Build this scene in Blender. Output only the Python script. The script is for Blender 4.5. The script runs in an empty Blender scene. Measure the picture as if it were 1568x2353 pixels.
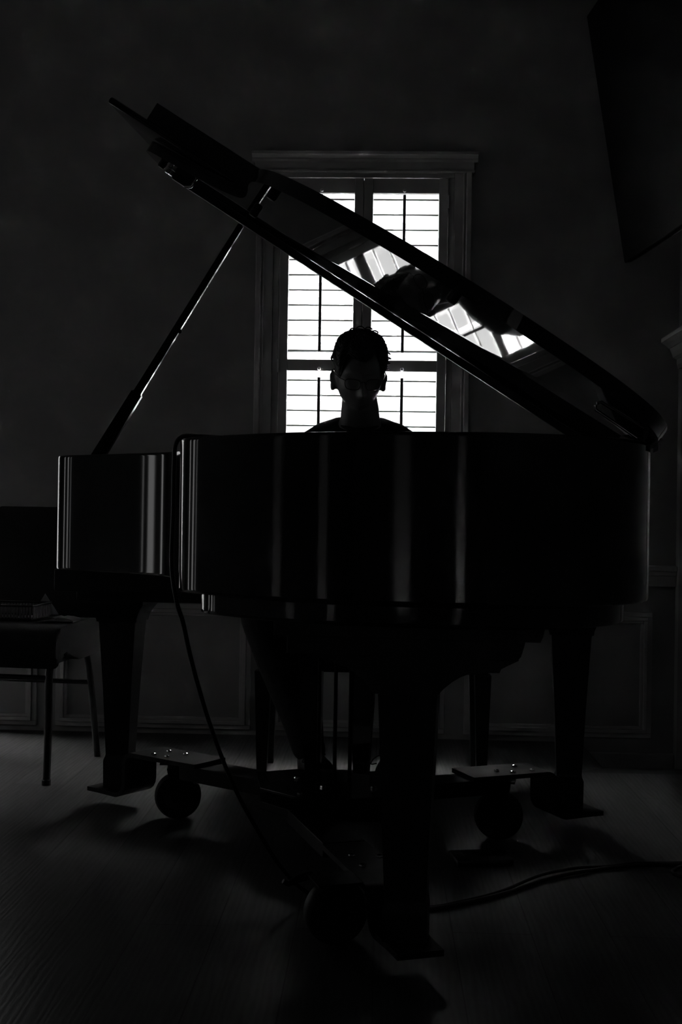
import bpy, bmesh, math, random
from mathutils import Vector, Matrix
random.seed(7)
sc = bpy.context.scene
C = sc.collection

# ------------------------------------------------------------------ camera, sky, exposure
FPX = 2730.0
cam_d = bpy.data.cameras.new('camera')
cam = bpy.data.objects.new('camera', cam_d); C.objects.link(cam)
cam_d.sensor_fit = 'VERTICAL'; cam_d.sensor_height = 36.0
cam_d.lens = FPX / 2353.0 * 36.0
cam_d.clip_start = 0.02
YAW, PITCH, ROLL = 0.033, 0.003, 0.0155
fw = Vector((-math.sin(YAW)*math.cos(PITCH), math.cos(YAW)*math.cos(PITCH), math.sin(PITCH)))
rt = Vector((math.cos(YAW), math.sin(YAW), 0)); up = rt.cross(fw)
r2 = rt*math.cos(ROLL) + up*math.sin(ROLL); u2 = up*math.cos(ROLL) - rt*math.sin(ROLL)
cam.matrix_world = Matrix(((r2.x, u2.x, -fw.x, 0), (r2.y, u2.y, -fw.y, 0), (r2.z, u2.z, -fw.z, 0.87), (0, 0, 0, 1)))
sc.camera = cam

SKY, ZENITH = 1.45, 160.0              # hazy horizon, bright sky higher up
world = bpy.data.worlds.new('overcast_sky'); sc.world = world; world.use_nodes = True
_nt = world.node_tree; _nt.nodes['Background'].inputs[0].default_value = (1, 1, 1, 1)
_tc = _nt.nodes.new('ShaderNodeTexCoord'); _sx = _nt.nodes.new('ShaderNodeSeparateXYZ'); _mr = _nt.nodes.new('ShaderNodeMapRange')
_mr.interpolation_type = 'SMOOTHSTEP'
_mr.inputs['From Min'].default_value = 0.42; _mr.inputs['From Max'].default_value = 0.75
_mr.inputs['To Min'].default_value = SKY; _mr.inputs['To Max'].default_value = ZENITH
_nt.links.new(_tc.outputs['Generated'], _sx.inputs[0]); _nt.links.new(_sx.outputs['Z'], _mr.inputs['Value'])
_nt.links.new(_mr.outputs[0], _nt.nodes['Background'].inputs[1])
sun_d = bpy.data.lights.new('sun', 'SUN'); sun_d.energy = 170.0; sun_d.angle = math.radians(1.5)
sun = bpy.data.objects.new('sun', sun_d); C.objects.link(sun)
sun.rotation_euler = Vector((0.18, -math.cos(math.radians(75)), -math.sin(math.radians(75)))).to_track_quat('-Z', 'Y').to_euler()
vs = sc.view_settings
sc.display_settings.display_device = 'sRGB'
vs.view_transform = 'Standard'; vs.look = 'None'; vs.gamma = 1.0; vs.exposure = 0.0; vs.use_curve_mapping = False
sc.cycles.use_denoising = True
sc.cycles.max_bounces = 10
sc.cycles.sample_clamp_indirect = 0.0
sc.cycles.caustics_refractive = False

WALL_Y, LEFT_X, RIGHT_X, BACK_Y, CEIL = 4.671, -3.6, 1.155, -4.0, 3.3

def portal(name, loc, normal, sx, sy):
    l = bpy.data.lights.new(name, 'AREA'); l.shape = 'RECTANGLE'; l.size = sx; l.size_y = sy
    l.cycles.is_portal = True
    o = bpy.data.objects.new(name, l); C.objects.link(o); o.location = loc
    o.rotation_euler = Vector(normal).to_track_quat('-Z', 'Y').to_euler()
    return o

# ------------------------------------------------------------------ materials
def mat(name, col, rough=0.5, metal=0.0, var=0.15, nscale=8.0, bump=0.0, bscale=40.0, stretch=(1, 1, 1), ior=1.5, coat=0.0, rvar=0.1, trans=0.0, spec=0.5):
    m = bpy.data.materials.new(name); m.use_nodes = True
    nt = m.node_tree; N = nt.nodes; L = nt.links; b = N['Principled BSDF']
    b.inputs['Metallic'].default_value = metal; b.inputs['IOR'].default_value = ior
    b.inputs['Coat Weight'].default_value = coat
    b.inputs['Specular IOR Level'].default_value = spec
    tc = N.new('ShaderNodeTexCoord'); mp = N.new('ShaderNodeMapping'); mp.inputs['Scale'].default_value = stretch
    L.new(tc.outputs['Object'], mp.inputs['Vector'])
    nz = N.new('ShaderNodeTexNoise'); nz.inputs['Scale'].default_value = nscale; nz.inputs['Detail'].default_value = 6
    L.new(mp.outputs[0], nz.inputs['Vector'])
    rp = N.new('ShaderNodeMapRange'); rp.inputs['To Min'].default_value = 1 - var; rp.inputs['To Max'].default_value = 1 + var
    L.new(nz.outputs['Fac'], rp.inputs['Value'])
    mx = N.new('ShaderNodeMix'); mx.data_type = 'RGBA'; mx.blend_type = 'MULTIPLY'; mx.inputs['Factor'].default_value = 1
    mx.inputs[6].default_value = (col, col, col, 1); L.new(rp.outputs[0], mx.inputs[7])
    L.new(mx.outputs[2], b.inputs['Base Color'])
    rr = N.new('ShaderNodeMapRange'); rr.inputs['To Min'].default_value = rough*(1-rvar); rr.inputs['To Max'].default_value = rough*(1+rvar)
    L.new(nz.outputs['Fac'], rr.inputs['Value']); L.new(rr.outputs[0], b.inputs['Roughness'])
    if bump > 0:
        n2 = N.new('ShaderNodeTexNoise'); n2.inputs['Scale'].default_value = bscale; n2.inputs['Detail'].default_value = 4
        L.new(mp.outputs[0], n2.inputs['Vector'])
        bp = N.new('ShaderNodeBump'); bp.inputs['Strength'].default_value = bump; bp.inputs['Distance'].default_value = 0.01
        L.new(n2.outputs['Fac'], bp.inputs['Height']); L.new(bp.outputs[0], b.inputs['Normal'])
    if trans > 0:
        tr = N.new('ShaderNodeBsdfTranslucent'); tr.inputs['Color'].default_value = (0.95, 0.95, 0.95, 1)
        ms = N.new('ShaderNodeMixShader'); ms.inputs[0].default_value = trans
        L.new(b.outputs[0], ms.inputs[1]); L.new(tr.outputs[0], ms.inputs[2])
        L.new(ms.outputs[0], N['Material Output'].inputs['Surface'])
    return m

M = {}
M['lacquer'] = mat('black_piano_lacquer', 0.0035, 0.075, var=0.3, nscale=3, bump=0.0, rvar=0.35)
M['lid'] = mat('black_polished_lid', 0.004, 0.022, var=0.3, nscale=30, bump=0.012, bscale=3.5, stretch=(1.0, 0.6, 1.0), rvar=0.4)
M['satin'] = mat('satin_black_wood', 0.004, 0.4, var=0.3, nscale=14, bump=0.03, bscale=60)
M['matte'] = mat('matte_black', 0.003, 0.7, var=0.2, nscale=20)
M['steel'] = mat('black_painted_steel', 0.004, 0.5, var=0.3, nscale=25, bump=0.02, bscale=70, spec=0.2)
M['glosssteel'] = mat('glossy_black_plate', 0.006, 0.12, var=0.3, nscale=12)
M['chrome'] = mat('bright_bolt_metal', 0.65, 0.18, metal=1.0, var=0.1)
M['rubber'] = mat('black_rubber', 0.004, 0.65, var=0.3, nscale=30, bump=0.1, bscale=120)
M['hub'] = mat('dull_wheel_hub', 0.03, 0.4, metal=0.6, var=0.3)
M['wall'] = mat('painted_plaster_wall', 0.35, 0.75, var=0.03, nscale=3, bump=0.02, bscale=120)
M['trim'] = mat('painted_trim', 0.5, 0.42, var=0.03, nscale=5)
M['ceil'] = mat('ceiling_paint', 0.3, 0.85, var=0.03)
M['louver'] = mat('white_louver', 0.85, 0.5, var=0.02)
M['shutter'] = mat('white_shutter_frame', 0.5, 0.4, var=0.02)
M['sash'] = mat('white_window_sash', 0.8, 0.5, var=0.02, trans=0.3)
M['tilt'] = mat('dark_tilt_rod', 0.05, 0.5, var=0.1)
M['knob'] = mat('pale_knob', 0.8, 0.3, var=0.05)
M['skin'] = mat('skin', 0.16, 0.5, var=0.1, nscale=20, bump=0.03, bscale=200)
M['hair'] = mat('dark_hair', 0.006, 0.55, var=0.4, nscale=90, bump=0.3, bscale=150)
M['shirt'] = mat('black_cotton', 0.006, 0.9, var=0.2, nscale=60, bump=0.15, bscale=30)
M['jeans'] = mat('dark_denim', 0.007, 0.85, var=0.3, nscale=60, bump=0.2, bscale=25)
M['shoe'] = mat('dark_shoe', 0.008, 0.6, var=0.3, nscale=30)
M['lace'] = mat('shoe_lace', 0.03, 0.8)
M['glasses'] = mat('dark_spectacle_frame', 0.004, 0.3)
M['fabric'] = mat('charcoal_upholstery', 0.02, 0.95, var=0.25, nscale=120, bump=0.25, bscale=300)
M['fabricdk'] = mat('dark_upholstery_front', 0.02, 0.95, var=0.25, nscale=120, bump=0.25, bscale=300)
M['chairmetal'] = mat('chair_tube_metal', 0.05, 0.45, metal=0.7, var=0.5, nscale=40, bump=0.03, bscale=90)
M['plastic'] = mat('dark_basket_plastic', 0.03, 0.4, var=0.1)
M['gap_light'] = mat('gap_light_grey', 0.13, 0.5, var=0.1)  # paler grey strips stand for light passing through the basket slots
M['paper'] = mat('white_paper', 0.55, 0.8, var=0.12, nscale=20)
M['book'] = mat('booklet_cover', 0.14, 0.35, var=0.1)
M['cable'] = mat('black_cable_jacket', 0.003, 0.5, var=0.1)
M['case'] = mat('dark_case', 0.012, 0.35, var=0.2)
M['casewin'] = mat('case_window', 0.06, 0.2, var=0.8, nscale=60)
M['screen'] = mat('black_screen', 0.0025, 0.65, var=0.2, spec=0.05)
M['mantel'] = mat('grey_mantel_paint', 0.16, 0.55, var=0.03)
M['bezel'] = mat('grey_bezel', 0.2, 0.5, var=0.1)
M['ivory'] = mat('ivory_keys', 0.6, 0.25, var=0.03)
M['iron'] = mat('dark_bronze_iron_plate', 0.02, 0.35, metal=0.7, var=0.1)
M['brass'] = mat('dull_brass', 0.2, 0.3, metal=1.0, var=0.1)
M['shade'] = mat('light_limiting_cloth', 0.5, 0.9, var=0.05, trans=0.3)  # cloth of the added shades that hold back daylight
M['blocker'] = mat('sky_blocker_matte', 0.2, 0.9, var=0.3)  # for the added slabs that block the sky

def glass_mat():
    m = bpy.data.materials.new('window_pane_glass'); m.use_nodes = True
    nt = m.node_tree; N = nt.nodes; L = nt.links; N.remove(N['Principled BSDF'])
    t = N.new('ShaderNodeBsdfTransparent'); t.inputs[0].default_value = (0.95, 0.95, 0.95, 1)
    g = N.new('ShaderNodeBsdfGlossy'); g.inputs['Roughness'].default_value = 0.03
    lw = N.new('ShaderNodeLayerWeight'); lw.inputs[0].default_value = 0.5
    pw = N.new('ShaderNodeMath'); pw.operation = 'POWER'; pw.inputs[1].default_value = 5; L.new(lw.outputs['Facing'], pw.inputs[0])
    f = N.new('ShaderNodeMapRange'); f.inputs['To Min'].default_value = 0.04; L.new(pw.outputs[0], f.inputs[0])
    x = N.new('ShaderNodeMixShader'); L.new(f.outputs[0], x.inputs[0]); L.new(t.outputs[0], x.inputs[1]); L.new(g.outputs[0], x.inputs[2])
    L.new(x.outputs[0], N['Material Output'].inputs['Surface'])
    return m
M['glass'] = glass_mat()

def floor_mat():
    m = bpy.data.materials.new('dark_oak_planks'); m.use_nodes = True
    nt = m.node_tree; N = nt.nodes; L = nt.links; b = N['Principled BSDF']
    b.inputs['Specular IOR Level'].default_value = 0.28
    tc = N.new('ShaderNodeTexCoord')
    mp = N.new('ShaderNodeMapping'); mp.inputs['Rotation'].default_value = (0, 0, math.radians(90))
    L.new(tc.outputs['Object'], mp.inputs['Vector'])
    br = N.new('ShaderNodeTexBrick'); br.inputs['Scale'].default_value = 1.0
    br.inputs['Brick Width'].default_value = 1.25; br.inputs['Row Height'].default_value = 0.165
    br.inputs['Mortar Size'].default_value = 0.0016; br.offset = 0.37
    br.inputs['Color1'].default_value = (0.055, 0.055, 0.055, 1); br.inputs['Color2'].default_value = (0.085, 0.085, 0.085, 1)
    br.inputs['Mortar'].default_value = (0.015, 0.015, 0.015, 1)
    L.new(mp.outputs[0], br.inputs['Vector'])
    g = N.new('ShaderNodeMapping'); g.inputs['Scale'].default_value = (13, 1.7, 1); L.new(tc.outputs['Object'], g.inputs['Vector'])
    nz = N.new('ShaderNodeTexNoise'); nz.inputs['Scale'].default_value = 2.3; nz.inputs['Detail'].default_value = 7; nz.inputs['Distortion'].default_value = 1.6
    L.new(g.outputs[0], nz.inputs['Vector'])
    wv = N.new('ShaderNodeTexWave'); wv.inputs['Scale'].default_value = 1.7; wv.inputs['Distortion'].default_value = 9; wv.inputs['Detail'].default_value = 3
    L.new(g.outputs[0], wv.inputs['Vector'])
    ad = N.new('ShaderNodeMath'); ad.operation = 'MULTIPLY_ADD'; ad.inputs[1].default_value = 0.28; L.new(wv.outputs['Fac'], ad.inputs[0]); L.new(nz.outputs['Fac'], ad.inputs[2])
    mr = N.new('ShaderNodeMapRange'); mr.inputs['From Max'].default_value = 1.15; mr.inputs['To Min'].default_value = 0.5; mr.inputs['To Max'].default_value = 1.3; L.new(ad.outputs[0], mr.inputs[0])
    mx = N.new('ShaderNodeMix'); mx.data_type = 'RGBA'; mx.blend_type = 'MULTIPLY'; mx.inputs['Factor'].default_value = 1
    L.new(br.outputs['Color'], mx.inputs[6]); L.new(mr.outputs[0], mx.inputs[7]); L.new(mx.outputs[2], b.inputs['Base Color'])
    rr = N.new('ShaderNodeMapRange'); rr.inputs['From Max'].default_value = 1.15; rr.inputs['To Min'].default_value = 0.46; rr.inputs['To Max'].default_value = 0.34; L.new(ad.outputs[0], rr.inputs[0]); L.new(rr.outputs[0], b.inputs['Roughness'])
    bp = N.new('ShaderNodeBump'); bp.inputs['Strength'].default_value = 0.12; bp.inputs['Distance'].default_value = 0.004
    sb = N.new('ShaderNodeMath'); sb.operation = 'MULTIPLY_ADD'; sb.inputs[1].default_value = -0.8; L.new(br.outputs['Fac'], sb.inputs[0]); L.new(ad.outputs[0], sb.inputs[2])
    L.new(sb.outputs[0], bp.inputs['Height']); L.new(bp.outputs[0], b.inputs['Normal'])
    return m
M['floor'] = floor_mat()

# ------------------------------------------------------------------ helpers
def link(name, bm, m, parent=None, smooth=None, loc=None, rot=None):
    bmesh.ops.recalc_face_normals(bm, faces=bm.faces[:])
    me = bpy.data.meshes.new(name); bm.to_mesh(me); bm.free()
    o = bpy.data.objects.new(name, me); C.objects.link(o)
    me.materials.append(M[m] if isinstance(m, str) else m)
    if smooth:
        me.polygons.foreach_set('use_smooth', [True]*len(me.polygons)); me.set_sharp_from_angle(angle=math.radians(smooth))
    if parent is not None: o.parent = parent
    if loc: o.location = loc
    if rot: o.rotation_euler = rot
    return o
def empty(name, loc=(0, 0, 0), rz=0.0, parent=None):
    o = bpy.data.objects.new(name, None); C.objects.link(o); o.location = loc; o.rotation_euler = (0, 0, rz)
    o.empty_display_size = 0.1
    if parent is not None: o.parent = parent
    return o
def tag(o, label, cat, group=None):
    o['label'] = label; o['category'] = cat
    if group: o['group'] = group
    return o
def struct(o): o['kind'] = 'structure'; return o

def add_box(bm, x0, x1, y0, y1, z0, z1, bev=0.0, mx=None, seg=2):
    vs = [bm.verts.new((x, y, z)) for x in (x0, x1) for y in (y0, y1) for z in (z0, z1)]
    fs = [(0, 1, 3, 2), (4, 6, 7, 5), (0, 4, 5, 1), (2, 3, 7, 6), (0, 2, 6, 4), (1, 5, 7, 3)]
    f = [bm.faces.new([vs[i] for i in q]) for q in fs]
    if bev > 0:
        ed = list({e for q in f for e in q.edges})
        r = bmesh.ops.bevel(bm, geom=ed, offset=bev, segments=seg, affect='EDGES', profile=0.5)
        vs = list({v for q in r['faces'] for v in q.verts} | {v for v in vs if v.is_valid})
    if mx is not None:
        for v in vs: v.co = mx @ v.co
    return vs
def bx(x0, x1, y0, y1, z0, z1, bev=0.0, mx=None):
    bm = bmesh.new(); add_box(bm, x0, x1, y0, y1, z0, z1, bev, mx); return bm
def add_prism(bm, pts, fn, n0, n1, bev=0.0, seg=2):
    """closed 2-D outline pts; fn(a, b, n) -> 3-D; extruded n0..n1"""
    lo = [bm.verts.new(fn(a, b, n0)) for a, b in pts]; hi = [bm.verts.new(fn(a, b, n1)) for a, b in pts]
    k = len(pts); fl = bm.faces.new(lo[::-1]); fh = bm.faces.new(hi)
    for i in range(k): bm.faces.new((lo[i], lo[(i+1) % k], hi[(i+1) % k], hi[i]))
    if bev > 0:
        ed = list(fl.edges) + list(fh.edges)
        bmesh.ops.bevel(bm, geom=ed, offset=bev, segments=seg, affect='EDGES', profile=0.5)
def prism(pts, fn, n0, n1, bev=0.0):
    bm = bmesh.new(); add_prism(bm, pts, fn, n0, n1, bev); return bm
def XY(a, b, n): return (a, b, n)
def XZ(a, b, n): return (a, n, b)
def YZ(a, b, n): return (n, a, b)
def add_tube(bm, pts, r, seg=10, closed=False):
    pts = [Vector(p) for p in pts]; n = len(pts); rs = r if isinstance(r, (list, tuple)) else [r]*n
    rings = []; prev = None
    for i, p in enumerate(pts):
        if closed: t = pts[(i+1) % n] - pts[i-1]
        else: t = pts[min(i+1, n-1)] - pts[max(i-1, 0)]
        t.normalize()
        a = prev if prev is not None else (Vector((0, 0, 1)) if abs(t.z) < 0.9 else Vector((1, 0, 0)))
        x = (a - t*a.dot(t)).normalized(); y = t.cross(x); prev = x
        rings.append([bm.verts.new(p + (x*math.cos(2*math.pi*k/seg) + y*math.sin(2*math.pi*k/seg))*rs[i]) for k in range(seg)])
    m = n if closed else n-1
    for i in range(m):
        A, B = rings[i], rings[(i+1) % n]
        for k in range(seg): bm.faces.new((A[k], A[(k+1) % seg], B[(k+1) % seg], B[k]))
    if not closed: bm.faces.new(rings[0][::-1]); bm.faces.new(rings[-1])
def tube(pts, r, seg=10, closed=False):
    bm = bmesh.new(); add_tube(bm, pts, r, seg, closed); return bm
def spline(pts, n=8, closed=False):
    pts = [Vector(p) for p in pts]; out = []; k = len(pts)
    rng = range(k if closed else k-1)
    for i in rng:
        p0 = pts[(i-1) % k] if (closed or i > 0) else pts[0]*2 - pts[1]
        p1 = pts[i]; p2 = pts[(i+1) % k]
        p3 = pts[(i+2) % k] if (closed or i+2 < k) else pts[-1]*2 - pts[-2]
        d1 = max((p1-p0).length, 1e-6)**.5; d2 = max((p2-p1).length, 1e-6)**.5; d3 = max((p3-p2).length, 1e-6)**.5
        m1 = (p2-p1) + d2*((p1-p0)/d1 - (p2-p0)/(d1+d2)) * 1.0
        m1 = ((p1-p0)/d1 - (p2-p0)/(d1+d2) + (p2-p1)/d2)*d2
        m2 = ((p2-p1)/d2 - (p3-p1)/(d2+d3) + (p3-p2)/d3)*d2
        for s in range(n):
            t = s/n; t2 = t*t; t3 = t2*t
            out.append(p1*(2*t3-3*t2+1) + m1*(t3-2*t2+t) + p2*(-2*t3+3*t2) + m2*(t3-t2))
    if not closed: out.append(pts[-1])
    return out
def add_lathe(bm, prof, seg=32, mx=None):
    rings = []
    for r, z in prof:
        rings.append([bm.verts.new(Vector((r*math.cos(2*math.pi*k/seg), r*math.sin(2*math.pi*k/seg), z))) for k in range(seg)])
    for A, B in zip(rings[:-1], rings[1:]):
        for k in range(seg): bm.faces.new((A[k], A[(k+1) % seg], B[(k+1) % seg], B[k]))
    bm.faces.new(rings[0][::-1]); bm.faces.new(rings[-1])
    if mx is not None:
        for R in rings:
            for v in R: v.co = mx @ v.co
def lathe(prof, seg=32, mx=None):
    bm = bmesh.new(); add_lathe(bm, prof, seg, mx); return bm
def add_ball(bm, c, rx, ry=None, rz=None, u=14, v=8):
    ry = ry or rx; rz = rz or rx
    r = bmesh.ops.create_uvsphere(bm, u_segments=u, v_segments=v, radius=1.0)
    for q in r['verts']: q.co = Vector((q.co.x*rx, q.co.y*ry, q.co.z*rz)) + Vector(c)
def add_cone(bm, a, b, ra, rb, seg=14):
    a = Vector(a); b = Vector(b); add_ball(bm, a, ra, u=seg, v=8); add_ball(bm, b, rb, u=seg, v=8)
    d = b-a
    if d.length > 1e-5: add_tube(bm, [a, b], [ra, rb], seg)
def chain(bm, pts, seg=14):
    for (a, ra), (b, rb) in zip(pts[:-1], pts[1:]): add_cone(bm, a, b, ra, rb, seg)
def add_loft(bm, secs, seg=28):
    """secs: (centre, rx, ry) stacked; elliptical, capped"""
    rings = []
    for c, rx, ry in secs:
        c = Vector(c); ring = []
        for k in range(seg):
            a = 2*math.pi*k/seg; ca, sa = math.cos(a), math.sin(a)
            ex = 2/2.4
            ring.append(bm.verts.new(c + Vector((rx*math.copysign(abs(ca)**ex, ca), ry*math.copysign(abs(sa)**ex, sa), 0))))
        rings.append(ring)
    for A, B in zip(rings[:-1], rings[1:]):
        for k in range(seg): bm.faces.new((A[k], A[(k+1) % seg], B[(k+1) % seg], B[k]))
    bm.faces.new(rings[0][::-1]); bm.faces.new(rings[-1])
def fused(name, bm, voxel, m, parent=None, smooth_it=4, smooth_f=0.5):
    bmesh.ops.recalc_face_normals(bm, faces=bm.faces[:])
    me = bpy.data.meshes.new('tmp'); bm.to_mesh(me); bm.free()
    o = bpy.data.objects.new('tmp', me); C.objects.link(o)
    r = o.modifiers.new('r', 'REMESH'); r.mode = 'VOXEL'; r.voxel_size = voxel
    if smooth_it:
        s = o.modifiers.new('s', 'SMOOTH'); s.iterations = smooth_it; s.factor = smooth_f
    dg = bpy.context.evaluated_depsgraph_get(); dg.update()
    me2 = bpy.data.meshes.new_from_object(o.evaluated_get(dg)); me2.name = name
    bpy.data.objects.remove(o); bpy.data.meshes.remove(me)
    o = bpy.data.objects.new(name, me2); C.objects.link(o)
    me2.materials.clear(); me2.materials.append(M[m])
    me2.polygons.foreach_set('use_smooth', [True]*len(me2.polygons))
    if parent is not None: o.parent = parent
    return o

# ------------------------------------------------------------------ the room
NX, NY, LOW = 0.795, 4.2, -0.19          # the floor drops by a step beyond this corner
WT = 0.14
def slab(x0, x1, y0, y1, z0, z1): return bx(x0, x1, y0, y1, z0, z1)
fl = prism([(LEFT_X, BACK_Y), (RIGHT_X, BACK_Y), (RIGHT_X, NY-0.087), (0.695, NY-0.087), (NX, NY), (NX, WALL_Y), (LEFT_X, WALL_Y)], XY, -0.26, 0.0)
struct(link('floor', fl, 'floor'))
nb = prism([(0.695, NY-0.087), (RIGHT_X, NY-0.087), (RIGHT_X, NY), (NX, NY)], XY, -0.12, 0.0)
M['nosing'] = mat('dark_oak_step_nosing', 0.02, 0.5, var=0.3, nscale=12, stretch=(1, 8, 1))
struct(link('trim_1', nb, 'nosing'))
struct(link('floor_lower', slab(NX-0.1, RIGHT_X+0.05, NY-0.05, WALL_Y, LOW-0.05, LOW), 'floor'))
struct(link('ceiling', slab(LEFT_X-WT, RIGHT_X+WT, BACK_Y-WT, WALL_Y+WT, CEIL, CEIL+0.1), 'ceil'))

def wall_with_holes(name, along, fixed0, fixed1, a0, a1, holes, z0=-0.3, z1=CEIL):
    """wall slab with rectangular openings, one mesh"""
    bm = bmesh.new(); cur = a0
    def piece(p0, p1, q0, q1):
        if p1-p0 < 1e-4 or q1-q0 < 1e-4: return
        if along == 'x': add_box(bm, p0, p1, fixed0, fixed1, q0, q1)
        else: add_box(bm, fixed0, fixed1, p0, p1, q0, q1)
    for h0, h1, hz0, hz1 in sorted(holes):
        piece(cur, h0, z0, z1); piece(h0, h1, z0, hz0); piece(h0, h1, hz1, z1); cur = h1
    piece(cur, a1, z0, z1)
    return struct(link(name, bm, 'wall'))
FX0, FX1 = -2.45, -1.68                     # a second window further left on the same wall
WX0, WX1, WZ0, WZ1 = -0.436, 0.272, 0.78, 2.215
wall_with_holes('wall_back', 'x', WALL_Y, WALL_Y+WT, LEFT_X-WT, RIGHT_X+WT, [(WX0, WX1, WZ0, WZ1), (FX0, FX1, 0.2, 2.3)])
LW = [(3.82, 4.02), (3.22, 3.42), (2.96, 3.04), (0.5, 0.78), (-2.0, -1.35)]       # tall windows along the left wall (y ranges)
wall_with_holes('wall_left', 'y', LEFT_X-WT, LEFT_X, BACK_Y-WT, WALL_Y+WT, [(a, b, 0.2, 2.3) for a, b in LW])
BW = [(-2.0, -1.5), (0.15, 0.5)]                     # shaded windows behind the camera (x ranges)
wall_with_holes('wall_front', 'x', BACK_Y-WT, BACK_Y, LEFT_X-WT, RIGHT_X+WT, [(a, b, 0.2, 2.3) for a, b in BW])
struct(link('wall_right', slab(RIGHT_X, RIGHT_X+WT, BACK_Y-WT, WALL_Y+WT, -0.3, CEIL), 'wall'))
n = 2
def side_window(origin, rz, h, shade_from):
    global n
    w = struct(empty('window_%d' % n, origin, rz)); n += 1
    bm = bmesh.new()
    for q in ((-h, -h+0.02, 0, 2.1), (h-0.02, h, 0, 2.1), (-h, h, 0, 0.03), (-h, h, 2.07, 2.1)):
        add_box(bm, q[0], q[1], 0.06, 0.1, q[2], q[3])
    link('window_frame', bm, 'trim', w)
    link('window_pane', bx(-h+0.02, h-0.02, 0.078, 0.082, 0.03, 2.07), 'glass', w)
    link('window_shade', bx(-h+0.005, h-0.005, 0.03, 0.033, shade_from, 2.1), 'shade', w)  # unseen shade added to cut daylight and dim the window's reflection
    return w
for a, b in LW:
    side_window((LEFT_X, (a+b)/2, 0.2), math.radians(90), (b-a)/2, 1.35 if a > 2 else 0.0)
    portal('skylight_portal', (LEFT_X-0.13, (a+b)/2, 1.25), (1, 0, 0), b-a, 2.1)
side_window(((FX0+FX1)/2, WALL_Y, 0.2), 0.0, (FX1-FX0)/2, 1.25)
portal('skylight_portal', ((FX0+FX1)/2, WALL_Y+0.13, 1.25), (0, -1, 0), FX1-FX0, 2.1)
for a, b in BW:
    side_window(((a+b)/2, BACK_Y, 0.2), math.radians(180), (b-a)/2, 0.0)
# unseen slabs added outside to block the high sky from the side windows
struct(link('sky_blocker_left', slab(LEFT_X-2.6, LEFT_X-WT-0.01, BACK_Y-0.5, WALL_Y+0.5, 2.36, 2.45), 'blocker'))
struct(link('sky_blocker_back', slab(LEFT_X, -1.2, WALL_Y+WT+0.01, WALL_Y+2.6, 2.36, 2.45), 'blocker'))
struct(link('sky_blocker_front', slab(LEFT_X, RIGHT_X, BACK_Y-2.6, BACK_Y-WT-0.01, 2.36, 2.45), 'blocker'))
# trim on the back wall
def moulding(bm, x0, x1, z0, z1, w=0.045):
    for o0, o1, d in ((0.0, w*0.42, 0.012), (w*0.42, w*0.74, 0.02), (w*0.74, w, 0.009)):
        add_box(bm, x0+o0, x1-o0, WALL_Y-d, WALL_Y+0.002, z0+o0, z0+o1, 0.002); add_box(bm, x0+o0, x1-o0, WALL_Y-d, WALL_Y+0.002, z1-o1, z1-o0, 0.002)
        add_box(bm, x0+o0, x0+o1, WALL_Y-d, WALL_Y+0.002, z0+o1, z1-o1, 0.002); add_box(bm, x1-o1, x1-o0, WALL_Y-d, WALL_Y+0.002, z0+o1, z1-o1, 0.002)
tn = 2
for x0, x1 in ((-1.62, -1.349), (-1.273, -0.50), (-0.42, 0.262), (0.339, 1.066)):
    bm = bmesh.new(); moulding(bm, x0, x1, 0.022, 0.512); struct(link('trim_%d' % tn, bm, 'trim')); tn += 1
bm = bmesh.new()
for x0, x1 in ((LEFT_X, FX0-0.02), (FX1+0.02, RIGHT_X-0.001)):
    add_box(bm, x0, x1, WALL_Y-0.016, WALL_Y+0.002, 0.613, 0.655, 0.002)
    add_box(bm, x0, x1, WALL_Y-0.024, WALL_Y+0.002, 0.655, 0.672, 0.003); add_box(bm, x0, x1, WALL_Y-0.034, WALL_Y+0.002, 0.672, 0.695, 0.005)
struct(link('trim_%d' % tn, bm, 'trim')); tn += 1
bm = bmesh.new(); add_box(bm, NX+0.03, RIGHT_X, WALL_Y-0.02, WALL_Y+0.002, LOW, -0.036, 0.004)
struct(link('baseboard_back', bm, 'trim'))

# ------------------------------------------------------------------ window with shutters
win = struct(empty('window_1', (0, WALL_Y, 0)))
bm = bmesh.new()
for x0, x1 in ((-0.504, -0.436), (0.272, 0.340)):
    o = -1 if x0 < 0 else 1
    add_box(bm, x0, x1, -0.014, 0.002, 0.72, 2.222, 0.002)
    e0, e1 = (x0, x0+0.022) if o < 0 else (x1-0.022, x1)
    add_box(bm, e0, e1, -0.026, 0.0, 0.72, 2.222, 0.004)
    e0, e1 = (x0+0.026, x0+0.034) if o < 0 else (x1-0.034, x1-0.026)
    add_box(bm, e0, e1, -0.02, 0.0, 0.72, 2.222, 0.003)
link('window_casing', bm, 'trim', win)
bm = bmesh.new()
add_box(bm, -0.512, 0.348, -0.018, 0.0, 2.218, 2.262, 0.002); add_box(bm, -0.516, 0.352, -0.028, 0.0, 2.216, 2.226, 0.004)
prof = [(0.0, 2.258), (-0.02, 2.258), (-0.026, 2.266), (-0.026, 2.27), (-0.04, 2.279), (-0.045, 2.281), (-0.045, 2.292), (0.0, 2.292)]
add_prism(bm, prof, lambda a, b, n: (n, a, b), -0.524, 0.361)
link('window_head_cornice', bm, 'trim', win)
bm = bmesh.new(); add_box(bm, -0.53, 0.366, -0.05, 0.0, 0.705, 0.735, 0.006)
link('window_sill', bm, 'trim', win)
bm = bmesh.new()                                           # sash and muntins behind the shutters
Y0, Y1 = 0.095, 0.125
for x0, x1 in ((WX0, WX0+0.045), (WX1-0.045, WX1), (-0.177, -0.16), (0.038, 0.055)): add_box(bm, x0, x1, Y0, Y1, WZ0, WZ1)
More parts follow.
